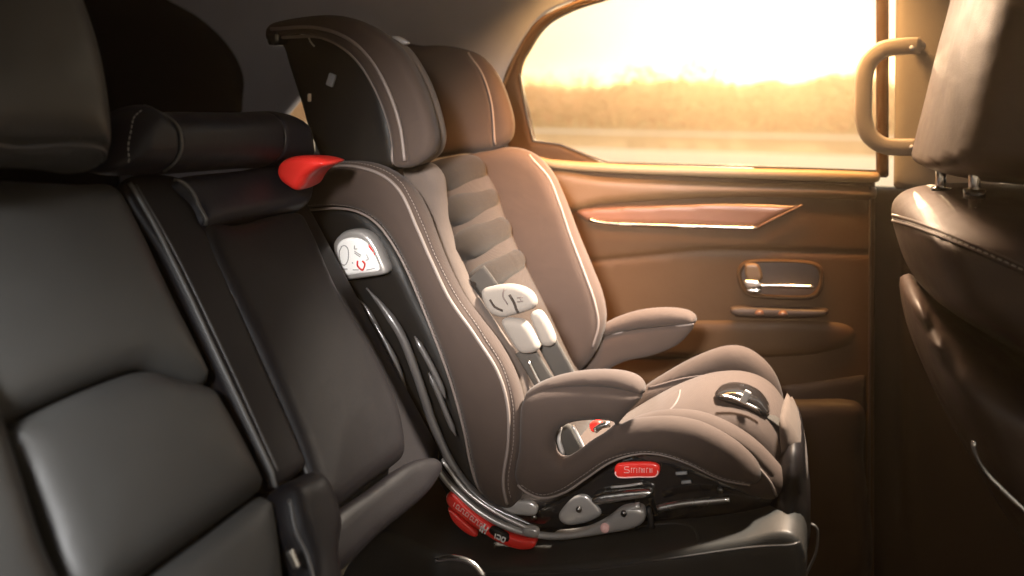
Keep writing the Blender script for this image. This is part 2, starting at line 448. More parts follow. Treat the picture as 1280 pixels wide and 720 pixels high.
# --- head section
shell_h = pillow('headrest_shell', [(341, 42), (352, 36), (385, 34), (420, 42), (455, 66), (478, 104), (492, 150), (500, 200), (492, 210), (440, 214), (410, 205), (396, 180), (388, 160), (378, 125), (365, 85), (356, 58), (342, 56)],
       YP(1.235), PLASTIC, cs, hf=.014, hb=.03, r=.014, res=.007)
wing = pillow('headrest_wing', [(336, 36), (345, 28), (390, 20), (428, 20), (462, 31), (492, 52), (516, 84), (533, 122), (543, 158), (545, 178), (539, 195), (522, 207), (506, 210), (494, 205), (492, 180), (486, 150), (472, 114), (452, 80), (428, 58), (396, 45), (362, 43), (346, 51), (336, 50)],
       YP(1.205), FABRIC, cs, hf=.016, hb=.05, r=.013, rb=.03, res=.006, grooves=[([(352, 38), (400, 38), (440, 50), (470, 76), (494, 118), (508, 160), (515, 200)], .0035, .003)])
tube('wing_piping', wing.surf([(346, 37), (398, 35), (438, 47), (468, 73), (492, 116), (506, 158), (512, 200)], .0005), .0030, FPIPE, wing.obj)
tube('wing_piping', wing.surf([(348, 47), (398, 46), (428, 59), (452, 82), (472, 116), (486, 152), (492, 182), (494, 204)], .001), .0030, FPIPE, wing.obj)
pillow('headrest_lining', [(440, 30), (480, 42), (508, 58), (530, 90), (546, 128), (555, 165), (554, 182), (545, 197), (520, 207), (500, 190), (480, 120), (450, 70)],
       YP(1.25), FABRIC_L, cs, hf=.02, hb=.03, r=.02, res=.008)
pillow('headrest_cushion', [(410, 70), (440, 52), (480, 60), (510, 100), (525, 150), (530, 200), (470, 215), (430, 150)],
       YP(1.38), FABRIC_D, cs, hf=.12, hb=.12, r=.03, res=.011)
fw = pillow('headrest_wing', [(500, 62), (530, 57), (565, 58), (598, 68), (620, 92), (634, 124), (641, 155), (637, 176), (620, 188), (580, 192), (530, 195), (510, 150)],
       YP(1.50), FABRIC, cs, hf=.018, hb=.045, r=.022, rb=.03, res=.007, grooves=[([(585, 66), (604, 92), (616, 130), (620, 182)], .003, .002)])
tube('wing_piping', fw.surf([(588, 66), (607, 92), (619, 130), (623, 180)], .0), .0018, FPIPE, fw.obj)
# shell hardware
rbox('height_slot_clip', W3(414, 100, 1.218), (.014, .006, .022), GREYP, shell_h.obj, bev=.002, rot=R(20))
pxtube('retaining_clip', [(376, 42), (384, 44), (388, 52), (393, 58)], 1.212, .0014, SILVER, shell_h.obj)
rbox('screw_boss', W3(387, 122, 1.22), (.006, .006, .014), BEIGE, shell_h.obj, bev=.002)
pillow('shell_lip', [(336, 42), (348, 38), (350, 52), (346, 57), (337, 56)], YP(1.195), GLOSS, shell_h.obj, hf=.006, hb=.03, r=.005, res=.004)
pillow('headrest_top_clip', [(490, 46), (500, 46), (512, 54), (500, 56)], YP(1.25), SILVER, cs, hf=.004, hb=.01, r=.004, res=.004)
# --- black shell of the back
pillow('back_shell', [(362, 258), (420, 248), (460, 262), (495, 300), (530, 370), (562, 440), (588, 520), (602, 590), (630, 622), (668, 630), (720, 624), (730, 650), (700, 672), (650, 678), (610, 664), (570, 628), (536, 575), (505, 520), (472, 450), (430, 375), (400, 320), (378, 280)],
       YP(1.235), PLASTIC, cs, hf=.02, hb=.30, r=.02, rb=.03, res=.010)
def rib(pts, rad, Y=1.21, m=RIBM, nm='shell_rib'):
    return pxtube(nm, pts, Y, rad, m, cs, taper=lambda k: max(.12, min(1, k * 7, (1 - k) * 7)) ** .7)
rib([(446, 372), (462, 392), (486, 440), (505, 490), (516, 532), (530, 565)], .0042, 1.196)
rib([(458, 360), (480, 386), (502, 420), (520, 466), (533, 505), (543, 534), (568, 586), (606, 628), (668, 658)], .0070, 1.194)
rib([(466, 400), (484, 432), (498, 464), (512, 514), (536, 568), (572, 612), (620, 648), (668, 663)], .0055, 1.192)
rib([(518, 420), (535, 450), (548, 476), (557, 498)], .0048, 1.196)
rib([(536, 466), (548, 492), (560, 522), (570, 545)], .0045, 1.196)
pxtube('base_tube', [(540, 575), (562, 606), (600, 640), (640, 661), (676, 669), (700, 670), (730, 666), (758, 654), (780, 640), (800, 632)], 1.18, .0050, SILVER, cs)
pxtube('base_tube', [(552, 574), (580, 611), (614, 637), (650, 656), (668, 662)], 1.176, .0030, SILVER, cs)
pillow('tube_collar', [(656, 658), (672, 660), (672, 671), (655, 668)], YP(1.176), SILVER, cs, hf=.006, hb=.008, r=.004, res=.004)
# --- near side wing of the back, sewn fabric
side = pillow('side_wing', [(360, 238), (378, 222), (402, 208), (432, 201), (468, 204), (496, 217), (518, 238), (533, 265), (546, 300), (560, 335), (578, 370), (600, 400), (624, 432), (644, 470), (655, 510), (655, 545), (650, 580), (653, 606), (650, 624), (638, 633), (618, 626), (601, 608), (592, 575), (583, 530), (566, 470), (543, 408), (515, 340), (494, 300), (474, 275), (448, 261), (418, 257), (386, 260), (370, 262), (358, 254)],
       YP(1.205), FABRIC, cs, hf=.020, hb=.035, r=.018, rb=.03, res=.006, bulge=.006,
       grooves=[([(505, 226), (526, 262), (548, 318), (572, 366), (604, 412), (632, 456), (645, 500), (646, 545), (640, 590), (643, 624)], .0035, .0030)])
tube('wing_piping', side.surf([(372, 232), (402, 213), (434, 206), (466, 210), (492, 222), (512, 244), (530, 284), (546, 322), (569, 370), (600, 414), (628, 458), (641, 500), (642, 545), (636, 590), (640, 622)], .0005), .0026, FPIPE, side.obj)
tube('wing_piping', side.surf([(362, 256), (386, 262), (418, 260), (446, 264), (470, 278), (490, 303), (511, 342), (539, 410), (562, 472), (579, 532), (588, 577), (598, 608), (616, 628)], .001), .0022, FPIPE, side.obj)
stitches('stitching', side.surf([(372, 228), (402, 208), (434, 202), (468, 206), (496, 219), (516, 242), (534, 280), (550, 320), (574, 368), (604, 410), (632, 454), (646, 500), (647, 545), (641, 590), (645, 618)], .0006), FPIPE, side.obj, .006, .004, .0006)
stitches('stitching', side.surf([(386, 256), (418, 254), (449, 259), (474, 273), (495, 300), (516, 340), (544, 408), (567, 471), (584, 530), (593, 575), (602, 604)], .0006), FPIPE, side.obj, .006, .004, .0006)
lining = pillow('side_lining', [(505, 206), (534, 202), (552, 220), (556, 250), (562, 290), (580, 340), (598, 376), (622, 412), (644, 446), (660, 480), (668, 520), (660, 540), (600, 470), (560, 400), (530, 300)],
       YP(1.262), FABRIC_L, cs, hf=.02, hb=.045, r=.022, rb=.04, res=.007)
# --- back cushion between the wings, with sewn pads
pillow('back_cushion', [(470, 215), (572, 205), (602, 235), (618, 280), (641, 335), (673, 400), (706, 470), (740, 530), (700, 600), (620, 600), (560, 450), (500, 300)],
       YP(1.40), FABRIC_D, cs, hf=.12, hb=.12, r=.03, res=.012)
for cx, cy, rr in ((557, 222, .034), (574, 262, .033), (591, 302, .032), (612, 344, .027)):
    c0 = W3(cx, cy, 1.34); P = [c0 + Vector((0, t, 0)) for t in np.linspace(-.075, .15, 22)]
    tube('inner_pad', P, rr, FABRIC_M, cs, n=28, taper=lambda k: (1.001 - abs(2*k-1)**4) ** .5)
# --- far side wing
fside = pillow('side_wing', [(548, 204), (580, 194), (610, 187), (640, 184), (666, 192), (688, 214), (704, 246), (720, 288), (738, 332), (752, 368), (757, 400), (750, 428), (738, 450), (716, 470), (690, 476), (660, 420), (630, 340), (600, 280), (570, 240)],
       YP(1.50), FABRIC, cs, hf=.022, hb=.05, r=.024, rb=.035, res=.008, bulge=.004,
       grooves=[([(556, 204), (590, 236), (622, 288), (655, 350), (690, 420), (712, 468)], .004, .004)])
tube('wing_piping', fside.surf([(664, 193), (688, 220), (702, 252), (716, 292), (733, 336), (746, 372), (751, 402), (744, 430)], .0), .0022, FPIPE, fside.obj)
tube('wing_piping', fside.surf([(560, 206), (594, 238), (626, 290), (659, 352), (693, 420), (712, 466)], .0), .0018, FSEAM, fside.obj)
for a_, b_ in (([(566, 250), (590, 262), (622, 262), (640, 276)], .004), ([(590, 320), (615, 305), (640, 312), (655, 332)], .004)):
    pass
# --- harness: two shoulder pads with straps
HPl = YP(1.33)
def hpad(pts, Y, m=PADM, hf=.012, hb=.014, nm='harness_pad', r=.010):
    return pillow(nm, pts, YP(Y), m, cs, hf=hf, hb=hb, r=r, res=.005)
hp = hpad([(603, 364), (618, 357), (642, 355), (662, 362), (671, 374), (669, 384), (655, 390), (640, 394), (628, 396), (612, 388)], 1.268)
tube('pad_mark', hp.surf([(616, 372), (622, 381), (632, 386)], .0008), .0018, FABRIC_D, hp.obj)
tube('pad_mark', hp.surf([(634, 358), (632, 368), (638, 378)], .0008), .0012, FSEAM, hp.obj)
tube('pad_mark', hp.surf([(640, 366), (646, 376), (650, 388)], .0008), .0022, FABRIC_D, hp.obj)
for k in (0, 5): tube('pad_mark', hp.surf([(650, 370 + k), (657, 369 + k)], .0008), .0008, FSEAM, hp.obj)
tube('pad_mark', hp.surf([(653, 370), (655, 375)], .0008), .0006, FSEAM, hp.obj)
hpad([(628, 400), (648, 398), (660, 404), (672, 424), (675, 434), (668, 440), (652, 440), (640, 425)], 1.262)
hpad([(664, 392), (676, 388), (688, 405), (695, 424), (690, 432), (678, 430), (670, 412)], 1.285)
for pts, Y in (([(655, 436), (668, 458), (686, 486), (704, 515)], 1.266), ([(684, 428), (696, 450), (712, 478), (726, 500)], 1.289)):
    pxtube('harness_strap', pts, Y, .01, STRAP, cs, flat=(.017, .0022), up=(0, -1, .2))
pxtube('harness_strap', [(596, 340), (604, 350), (614, 364)], 1.272, .01, STRAP, cs, flat=(.017, .0022), up=(0, -1, .2))
pxtube('strap_adjuster', [(660, 450), (672, 474), (680, 488)], 1.25, .0024, CHROME, cs)
# --- arm rests
armhole = [(694, 552), (698, 538), (712, 528), (735, 524), (760, 524), (770, 528), (757, 540), (738, 552), (722, 564), (706, 572), (696, 566)]
arm = pillow('seat_side_cover', [(652, 512), (656, 499), (668, 489), (692, 482), (730, 480), (768, 482), (790, 486), (803, 492), (800, 500), (786, 514), (772, 532), (790, 525), (815, 522), (845, 522), (880, 530), (920, 552), (948, 580), (950, 600), (935, 603), (900, 596), (860, 577), (825, 566), (795, 566), (765, 576), (735, 596), (708, 614), (680, 620), (656, 612), (645, 592), (650, 560)],
       YP(1.20), FABRIC, cs, hf=.018, hb=.03, r=.016, rb=.03, res=.006, bulge=.004, holes=[armhole])
armtop = pillow('armrest_pad', [(655, 506), (659, 490), (676, 478), (704, 469), (738, 464), (772, 465), (795, 472), (806, 484), (804, 492), (790, 490), (760, 484), (720, 483), (684, 488), (662, 500)],
       YP(1.205), FABRIC, cs, hf=.018, hb=.045, r=.016, rb=.03, res=.006)
tube('armrest_piping', armtop.surf([(658, 502), (680, 490), (718, 485), (760, 486), (802, 493)], .002), .0022, FPIPE, armtop.obj)
tube('cover_piping', arm.surf([(652, 600), (680, 617), (708, 611), (735, 594), (765, 574), (795, 565), (825, 565), (860, 576), (900, 595), (938, 602)], .0015), .0018, FPIPE, arm.obj)
stitches('stitching', arm.surf([(656, 598), (680, 611), (705, 605), (732, 588), (763, 568), (795, 560), (826, 560), (862, 571), (902, 590), (936, 597)], .0006), FPIPE, arm.obj, .006, .004, .0006)
farm = pillow('armrest_pad', [(736, 432), (742, 416), (762, 401), (795, 389), (830, 385), (858, 388), (870, 396), (869, 404), (858, 406), (826, 408), (780, 414), (750, 424), (746, 440)],
       YP(1.53), FABRIC, cs, hf=.018, hb=.04, r=.016, rb=.03, res=.007)
fcov = pillow('seat_side_cover', [(738, 440), (748, 424), (780, 413), (830, 406), (866, 404), (862, 416), (845, 432), (815, 444), (780, 452), (752, 468), (735, 490), (716, 480)],
       YP(1.53), FABRIC, cs, hf=.014, hb=.03, r=.016, rb=.03, res=.008)
tube('armrest_piping', farm.surf([(740, 434), (764, 418), (800, 411), (840, 407), (868, 403)], .001), .0020, FPIPE, farm.obj)
# --- seat side bolsters and seat cushion
nb = pillow('side_bolster', [(770, 540), (790, 524), (830, 514), (872, 516), (910, 530), (944, 552), (972, 580), (986, 600), (984, 612), (968, 622), (940, 618), (900, 600), (850, 580), (800, 570)],
       YP(1.225), FABRIC, cs, hf=.022, hb=.04, r=.020, rb=.035, res=.006, bulge=.003,
       grooves=[([(800, 528), (850, 522), (892, 532), (934, 556), (966, 588)], .003, .003)])
tube('bolster_piping', nb.surf([(798, 531), (848, 525), (890, 535), (930, 558), (962, 590), (972, 612)], .0003), .0018, FPIPE, nb.obj)
seatc = pillow('seat_cushion', [(720, 545), (760, 535), (800, 512), (842, 490), (884, 477), (925, 476), (960, 490), (985, 520), (998, 560), (1004, 600), (990, 625), (940, 628), (860, 600), (760, 590)],
       YP(1.36), FABRIC, cs, hf=.11, hb=.11, r=.035, res=.009,
       grooves=[])
fb = pillow('side_bolster', [(770, 520), (800, 488), (836, 464), (870, 446), (905, 434), (932, 436), (956, 452), (972, 474), (980, 505), (976, 530), (940, 540), (860, 545)],
       YP(1.49), FABRIC, cs, hf=.018, hb=.05, r=.022, rb=.04, res=.008, bulge=.004,
       grooves=[([(812, 484), (860, 470), (905, 466), (945, 476), (976, 496)], .004, .004)])
tube('bolster_piping', fb.surf([(812, 482), (860, 468), (905, 464), (945, 474), (975, 493)], .0), .0016, FSEAM, fb.obj)
tube('cushion_seam', drape(seatc.obj, [(850, 488), (848, 498), (842, 508), (832, 518)], .0), .0018, FSEAM, seatc.obj)
# crotch strap adjuster at the front of the seat
ad = pillow('strap_adjuster', [(893, 492), (905, 486), (925, 486), (945, 494), (958, 506), (962, 516), (948, 518), (925, 508), (905, 500)],
       YP(1.30), GLOSS, cs, hf=.020, hb=.05, r=.010, res=.005)
pxtube('adjuster_lever', [(900, 494), (915, 497), (938, 507), (950, 513)], 1.272, .0022, CHROME, ad.obj)
rbox('adjuster_button', W3(932, 496, 1.27), (.010, .006, .020), SILVER, ad.obj, bev=.002, rot=R(25))
pxtube('adjuster_strap', [(945, 512), (965, 522), (985, 540), (998, 565), (1006, 600), (1008, 625)], 1.30, .01, STRAP, cs, flat=(.014, .0018), up=(1, 0, .5))
pillow('seat_front_lip', [(975, 520), (992, 536), (1004, 562), (1010, 596), (1004, 618), (988, 612), (978, 580)],
       YP(1.27), FABRIC_L, cs, hf=.03, hb=.20, r=.022, rb=.03, res=.008)
# hole content: buckle and belt
pillow('belt_routing_bracket', [(695, 536), (712, 530), (722, 545), (730, 562), (718, 572), (702, 572), (694, 560)], YP(1.225), STRAP, cs, hf=.006, hb=.006, r=.006, res=.005)
pxtube('belt_guide_edge', [(700, 534), (698, 548), (704, 568)], 1.216, .0035, SILVER, cs)
pxtube('belt_guide_edge', [(716, 532), (724, 548), (732, 564)], 1.214, .0025, SILVER, cs)
pillow('buckle_release', [(737, 530), (746, 525), (754, 528), (748, 536), (741, 540)], YP(1.235), RED, cs, hf=.006, hb=.006, r=.004, res=.004)
pxtube('buckle_tongue', [(744, 538), (752, 532), (762, 530)], 1.222, .0045, CHROME, cs)
# --- lower black body
lower = pillow('base_shell', [(640, 628), (664, 622), (690, 618), (720, 602), (750, 580), (785, 562), (830, 562), (870, 575), (920, 596), (970, 608), (984, 618), (974, 632), (940, 640), (880, 646), (820, 650), (760, 654), (710, 662), (660, 660), (640, 646)],
       YP(1.225), GLOSS, cs, hf=.012, hb=.28, r=.016, rb=.03, res=.009)
pillow('base_skirt', [(650, 640), (700, 640), (760, 640), (840, 640), (930, 632), (960, 640), (940, 654), (840, 664), (760, 672), (690, 680), (640, 676)],
       YP(1.26), MATTE, cs, hf=.02, hb=.24, r=.015, res=.010)
# recline handle, level plate, guides
pillow('recline_handle', [(740, 622), (750, 616), (780, 612), (808, 610), (817, 613), (812, 620), (785, 625), (750, 630), (742, 628)], YP(1.205), CHROME, cs, hf=.008, hb=.012, r=.006, res=.004)
pxtube('base_trim_strip', [(764, 609), (785, 607), (803, 604)], 1.210, .0018, SILVER, cs)
pillow('base_side_plate', [(700, 640), (716, 622), (732, 618), (745, 630), (752, 642), (735, 652), (712, 656), (700, 650)], YP(1.212), SILVER, cs, hf=.004, hb=.02, r=.006, res=.005)
pillow('lock_off_arm', [(690, 668), (730, 662), (756, 650), (775, 636), (790, 633), (804, 636), (806, 650), (790, 660), (760, 666), (720, 672), (695, 673)], YP(1.18), SILVER, cs, hf=.006, hb=.02, r=.006, res=.005)
tube('recline_dial', [W3(756, 660, 1.174), W3(756, 660, 1.170)], .0065, PINKW, cs, n=18)
for x_ in (792, 810): pxtube('belt_guide_edge', [(x_, 634), (x_ + 3, 648), (x_ + 4, 660)], 1.20, .0045, MATTE if x_ > 800 else CHROME, cs)
pxtube('base_rail', [(822, 636), (850, 630), (890, 626), (912, 624)], 1.19, .0050, CHROME, cs)
pillow('support_leg_hinge', [(618, 622), (640, 626), (662, 626), (672, 634), (668, 644), (640, 642), (622, 636)], YP(1.20), SILVER, cs, hf=.004, hb=.01, r=.006, res=.005)
for x_, y_, w_ in ((845, 592, 14), (852, 603, 12)):
    pxtube('moulded_vent', [(x_, y_), (x_ + w_, y_ - 1)], 1.211, .0024, GREYP, cs)
# red pill shaped belt label
pill = pillow('belt_path_label', [(768, 588), (771, 580), (780, 578), (800, 577), (818, 578), (825, 583), (824, 592), (818, 596), (798, 596), (778, 597), (770, 594)], YP(1.208), RED, cs, hf=.004, hb=.006, r=.004, res=.004)
tube('label_border', pill.surf([(770, 588), (773, 595), (798, 595), (820, 594), (823, 587)], .0006), .0010, PINKW, pill.obj)
# letter-like print: strokes of a one-line word, illegible in the photograph
def strokes(name, pl_, lift, segs, rad, m, parent):
    vv = []; bm = bmesh.new()
    for s_ in segs:
        P = pl_.surf(s_, lift, step=.002)
        for a, b in zip(P[:-1], P[1:]):
            d = b - a; L = d.length
            if L < 1e-6: continue
            M_ = Matrix.Translation((a + b) / 2) @ d.to_track_quat('X', 'Y').to_matrix().to_4x4()
            g = bmesh.ops.create_cube(bm, size=1)
            for v in g['verts']: v.co = M_ @ Vector((v.co.x*(L+rad*.6), v.co.y*rad*2, v.co.z*rad*2))
    me = bpy.data.meshes.new(name); bm.to_mesh(me); bm.free(); return link(name, me, m, parent, smooth=False)
seg = [[(787, 582), (782, 582), (782, 585), (787, 586), (787, 589), (781, 589)]]
x_ = 790
for k in range(9):
    w_ = random.choice((2.0, 2.6, 3)); s_ = random.random()
    seg.append([(x_, 583.5), (x_, 589)])
    if s_ > .3: seg.append([(x_, 583.5 + 2*(s_ > .6)), (x_ + w_*.7, 583.5 + 2*(s_ > .6))])
    if s_ > .5: seg.append([(x_ + w_*.7, 584), (x_ + w_*.7, 589)])
    x_ += w_ + .9
strokes('label_print', pill, .0006, seg, .00036, PINKW, pill.obj)
# red tab at the shoulder
pillow('belt_hook', [(351, 213), (356, 201), (370, 195), (392, 195), (408, 199), (414, 205), (400, 212), (388, 221), (380, 234), (374, 238), (363, 232), (355, 225)], YP(1.065), RED, cs, hf=.016, hb=.06, r=.010, res=.005)
# level indicator window
lab_pl = YP(1.205)
fr = pillow('level_indicator', [(420, 304, 'c'), (424, 296), (434, 288), (450, 286), (464, 292), (474, 305), (482, 322), (487, 336), (484, 342), (460, 346), (434, 350, 'c'), (426, 332), (421, 316)], lab_pl, SILVER, cs, hf=.012, hb=.02, r=.006, res=.004)
fc = pillow('indicator_face', [(425, 308), (432, 297), (448, 294), (462, 299), (472, 313), (480, 332), (478, 338), (455, 341), (433, 343), (429, 330)], lab_pl, WHITE, fr.obj, hf=.014, hb=.004, r=.004, res=.004)
strokes('indicator_print', fc, .0005, [[(433, 306), (430, 314), (432, 326), (437, 329), (441, 322), (441, 310), (437, 305), (433, 306)], [(449, 305), (449, 309), (452, 309)], [(449, 312), (457, 317)], [(449, 314), (456, 319)], [(464, 316), (466, 322), (463, 323)], [(446, 326), (447, 327)], [(432, 334), (440, 334)], [(447, 335), (454, 335)], [(464, 335), (474, 333)]], .0006, GREYP, fr.obj)
strokes('indicator_print', fc, .0007, [[(453, 324), (453, 330), (459, 335), (462, 328), (459, 324)], [(466, 305), (471, 313)], [(472, 315), (476, 322)]], .0012, RED, fr.obj)
# red warning labels at the foot of the shell
redl = pillow('foot_label', [(558, 622), (562, 615), (569, 616), (586, 633), (606, 650), (628, 664), (650, 671), (668, 674), (670, 681), (662, 686), (645, 685), (622, 676), (600, 662), (578, 646), (562, 632)], YP(1.178), RED, cs, hf=.006, hb=.02, r=.005, res=.004)
pillow('foot_tab', [(560, 634), (568, 640), (584, 654), (597, 666), (594, 671), (580, 664), (566, 650)], YP(1.178), RED, cs, hf=.004, hb=.01, r=.004, res=.004)
pillow('foot_label_panel', [(613, 658), (620, 658), (634, 666), (640, 674), (632, 676), (618, 669), (612, 663)], YP(1.1765), PLASTIC, redl.obj, hf=.006, hb=.004, r=.003, res=.004)
sg = []
for k in range(13):
    bx, by = 571 + k*2.9, 626 + k*2.3
    sg += [[(bx, by), (bx - 2, by + 4)]]
    if k % 2: sg += [[(bx, by), (bx + 2, by + 1.4)]]
    if k % 3: sg += [[(bx - 2, by + 4), (bx, by + 5.4)]]
strokes('label_print', redl, .0006, sg, .0006, PINKW, redl.obj)
strokes('label_print', redl, .0008, [[(604, 655), (602, 661)], [(608, 653), (604, 664)], [(603, 656), (610, 661)], [(612, 657), (608, 664)]], .0010, WHITE, redl.obj)
strokes('label_print', redl, .0022, [[(622, 664), (621, 669)], [(624, 665), (628, 667), (627, 671), (623, 669)], [(631, 668), (634, 670), (632, 674), (629, 672), (631, 668)]], .0009, WHITE, redl.obj)

# =================================================================== DOOR
DY = 1.75
PD = YP(DY)
door = thing('rear_car_door', 'tan rear car door with window, copper trim strip and chrome handle beyond the child seat', 'car door', W3(900, 400, DY))
dp = pillow('door_panel', [(560, 196, 'c'), (690, 203, 'c'), (1094, 216, 'c'), (1093, 500, 'c'), (1092, 800, 'c'), (560, 800, 'c')], PD, DOORM, door, hf=.012, hb=.05, r=.012, res=.010,
       grooves=[([(700, 262), (760, 246), (860, 236), (1000, 236), (1092, 240)], .008, .004), ([(700, 330), (820, 318), (900, 312), (1092, 316)], .010, .004), ([(760, 470), (900, 500), (1092, 506)], .012, .005)])
pillow('window_sill', [(672, 196), (690, 199), (760, 204), (900, 209), (1096, 215), (1096, 228), (900, 222), (760, 216), (690, 210)], YP(1.735), SILL, door, hf=.012, hb=.03, r=.010, res=.007)
pillow('door_upper_pad', [(690, 212), (760, 219), (900, 225), (1090, 231), (1090, 250), (1000, 248), (900, 248), (760, 256), (710, 266), (690, 250)], PD, DOORU, door, hf=.022, hb=.02, r=.02, res=.008)
cpl = pillow('trim_panel', [(738, 277, 'c'), (722, 262), (760, 257), (840, 254), (910, 252), (1002, 255, 'c'), (985, 264), (946, 284, 'c'), (840, 281)], PD, COPPER, door, hf=.018, hb=.01, r=.006, res=.007)
pxtube('chrome_strip', [(736, 274), (760, 279), (840, 282), (946, 285)], 1.728, .0030, CHROME, cpl.obj)
pxtube('chrome_strip', [(946, 285), (962, 276), (1003, 256)], 1.728, .0018, COPPER, cpl.obj)
pod = pillow('door_armrest', [(740, 400), (800, 398), (900, 396), (1000, 396), (1055, 400), (1072, 414), (1060, 432), (1010, 444), (900, 448), (780, 446), (730, 430)], PD, DOORM, door, hf=.020, hb=.01, r=.02, res=.009)
pillow('switch_plate', [(912, 385), (925, 382), (985, 384), (1035, 386), (1030, 394), (985, 396), (920, 394)], YP(1.73), LEATHER_F, pod.obj, hf=.012, hb=.01, r=.006, res=.006)
for x_, y_ in ((949, 391), (978, 392)):
    pillow('window_switch', [(x_-6, y_+1), (x_-3, y_-4), (x_+4, y_-4), (x_+7, y_+1), (x_, y_+3)], YP(1.722), COPPER, pod.obj, hf=.010, hb=.01, r=.004, res=.004)
bez = pillow('handle_cup', [(921, 345), (928, 328), (950, 324), (1000, 325), (1024, 330), (1030, 348), (1024, 368), (1010, 374), (960, 373), (932, 368)], YP(1.737), DOORM, door, hf=.010, hb=.01, r=.006, res=.005,
       holes=[[(927, 345), (933, 332), (952, 328), (1000, 329), (1019, 334), (1024, 348), (1018, 364), (1006, 369), (960, 368), (936, 364)]])
pillow('cup_floor', [(925, 345), (931, 330), (950, 326), (1000, 327), (1021, 332), (1026, 348), (1020, 366), (1008, 371), (960, 370), (934, 366)], YP(1.7365), LEATHER_F, bez.obj, hf=.0015, hb=.002, r=.003, res=.006)
pillow('door_handle', [(929, 352), (933, 349), (948, 350), (953, 354), (985, 354), (1012, 355), (1018, 357), (1016, 360), (985, 359), (952, 358), (946, 361), (934, 360)], YP(1.722), CHROME, door, hf=.007, hb=.006, r=.004, res=.003)
pillow('lock_lever', [(931, 332), (936, 329), (948, 331), (953, 345), (950, 350), (934, 349)], YP(1.724), DOORU, door, hf=.006, hb=.01, r=.004, res=.004)
pillow('handle_root', [(932, 361), (950, 361), (950, 365), (938, 366)], YP(1.726), CHROME, door, hf=.004, hb=.01, r=.003, res=.003)
pxtube('door_edge_trim', [(1088, 232), (1087, 400), (1086, 700)], 1.735, .0025, LEATHER_F, door)
pillow('door_shade_panel', [(560, 452, 'c'), (700, 462), (800, 478), (900, 484), (1000, 474), (1085, 462, 'c'), (1086, 900, 'c'), (560, 900, 'c')], PD, DARKT, door, hf=.016, hb=.01, r=.012, res=.012)  # dark sheet: shade on the lower door put into its colour
pillow('door_pocket', [(960, 500), (1010, 494), (1076, 500), (1080, 560), (1076, 740), (900, 740), (910, 540)], PD, DARKT, door, hf=.035, hb=.01, r=.02, res=.012)  # pocket shares the dark colour that carries the lower door's shade

# window frame of the door: outline with the glass opening
wo = [(650, 92), (662, 62), (683, 33), (716, 14), (760, 0), (800, -12), (900, -26), (1095, -40, 'c'), (1095, 214, 'c'), (900, 208), (760, 204), (735, 195), (700, 180), (668, 176, 'c'), (660, 140)]
wf = [(629, 104), (645, 66), (672, 26), (712, 4), (760, -12), (800, -26), (900, -42), (1111, -56, 'c'), (1111, 222, 'c'), (900, 216), (700, 207), (640, 204, 'c'), (630, 150)]
frame = pillow('window_frame', wf, YP(1.745), DOORM, door, hf=.012, hb=.025, r=.006, res=.010, holes=[wo])
tube('window_seal', [YP(1.735).p3(*YP(1.735).ab(*p)) for p in [(650, 92), (658, 140), (667, 176), (700, 180), (735, 194), (760, 203), (900, 207), (1095, 214)]], .0025, PIPE_D, frame.obj)
pxtube('window_seal', [(629, 108), (646, 68), (673, 29), (714, 6), (762, -10)], 1.732, .0035, DOORU, frame.obj)
gm = bpy.data.materials.new('window_glass'); gm.use_nodes = True; nt = gm.node_tree; nt.nodes.clear()
ou = nt.nodes.new('ShaderNodeOutputMaterial'); mx = nt.nodes.new('ShaderNodeMixShader'); tr = nt.nodes.new('ShaderNodeBsdfTransparent'); gl_ = nt.nodes.new('ShaderNodeBsdfGlossy'); fr_ = nt.nodes.new('ShaderNodeFresnel')
tr.inputs[0].default_value = (.97, .965, .95, 1); gl_.inputs['Roughness'].default_value = .02; fr_.inputs[0].default_value = 1.3
nt.links.new(fr_.outputs[0], mx.inputs[0]); nt.links.new(tr.outputs[0], mx.inputs[1]); nt.links.new(gl_.outputs[0], mx.inputs[2]); nt.links.new(mx.outputs[0], ou.inputs[0])
pg = YP(1.757)
quads('window_glass', [[pg.p3(*pg.ab(*p)) for p in [(652, 60), (760, -20), (1100, -45), (1100, 218), (690, 206), (655, 190)]][::-1]], gm, door)

# =================================================================== BODY SHELL
qt = thing('quarter_trim', 'grey rear quarter trim and pillar cover behind the seats, left of the door window', 'car trim', W3(420, 120, 1.79))
pillow('trim_panel', [(-400, -300, 'c'), (760, -300, 'c'), (760, -14), (712, 2), (676, 20), (650, 56), (630, 100), (628, 150), (640, 210), (640, 500, 'c'), (-400, 500, 'c')], YP(1.78), TRIMG, qt, hf=.008, hb=.03, r=.008, res=.025, holes=[[(350, 152, 'c'), (379, 116, 'c'), (392, 140, 'c'), (394, 194, 'c'), (380, 190, 'c')]])
pillow('cargo_window_trim', [(60, 160), (60, 60), (90, -20), (140, -60), (200, -8), (250, 22), (285, 55), (304, 90), (305, 120), (296, 150), (200, 170)], YP(1.775), BLACKT, qt, hf=.02, hb=.002, r=.03, res=.012)
pillow('cargo_side_trim', [(-500, -260, 'c'), (120, -260), (96, -60), (90, 40), (130, 120), (150, 260, 'c'), (-500, 260, 'c')], YP(1.70), BLACKT, qt, hf=.01, hb=.02, r=.02, res=.03)
pg2 = YP(1.80); quads('quarter_glass', [[pg2.p3(*pg2.ab(*p)) for p in [(345, 110), (400, 108), (400, 200), (345, 200)]][::-1]], gm, qt)
bp_ = thing('door_pillar', 'beige upper pillar trim with dark lower cover, behind the front seat', 'pillar', W3(1150, 300, 1.72))
pillow('upper_trim', [(1121, -80, 'c'), (1250, -80, 'c'), (1250, 240, 'c'), (1117, 236, 'c')], YP(1.74), TRIMB, bp_, hf=.012, hb=.03, r=.012, res=.014)
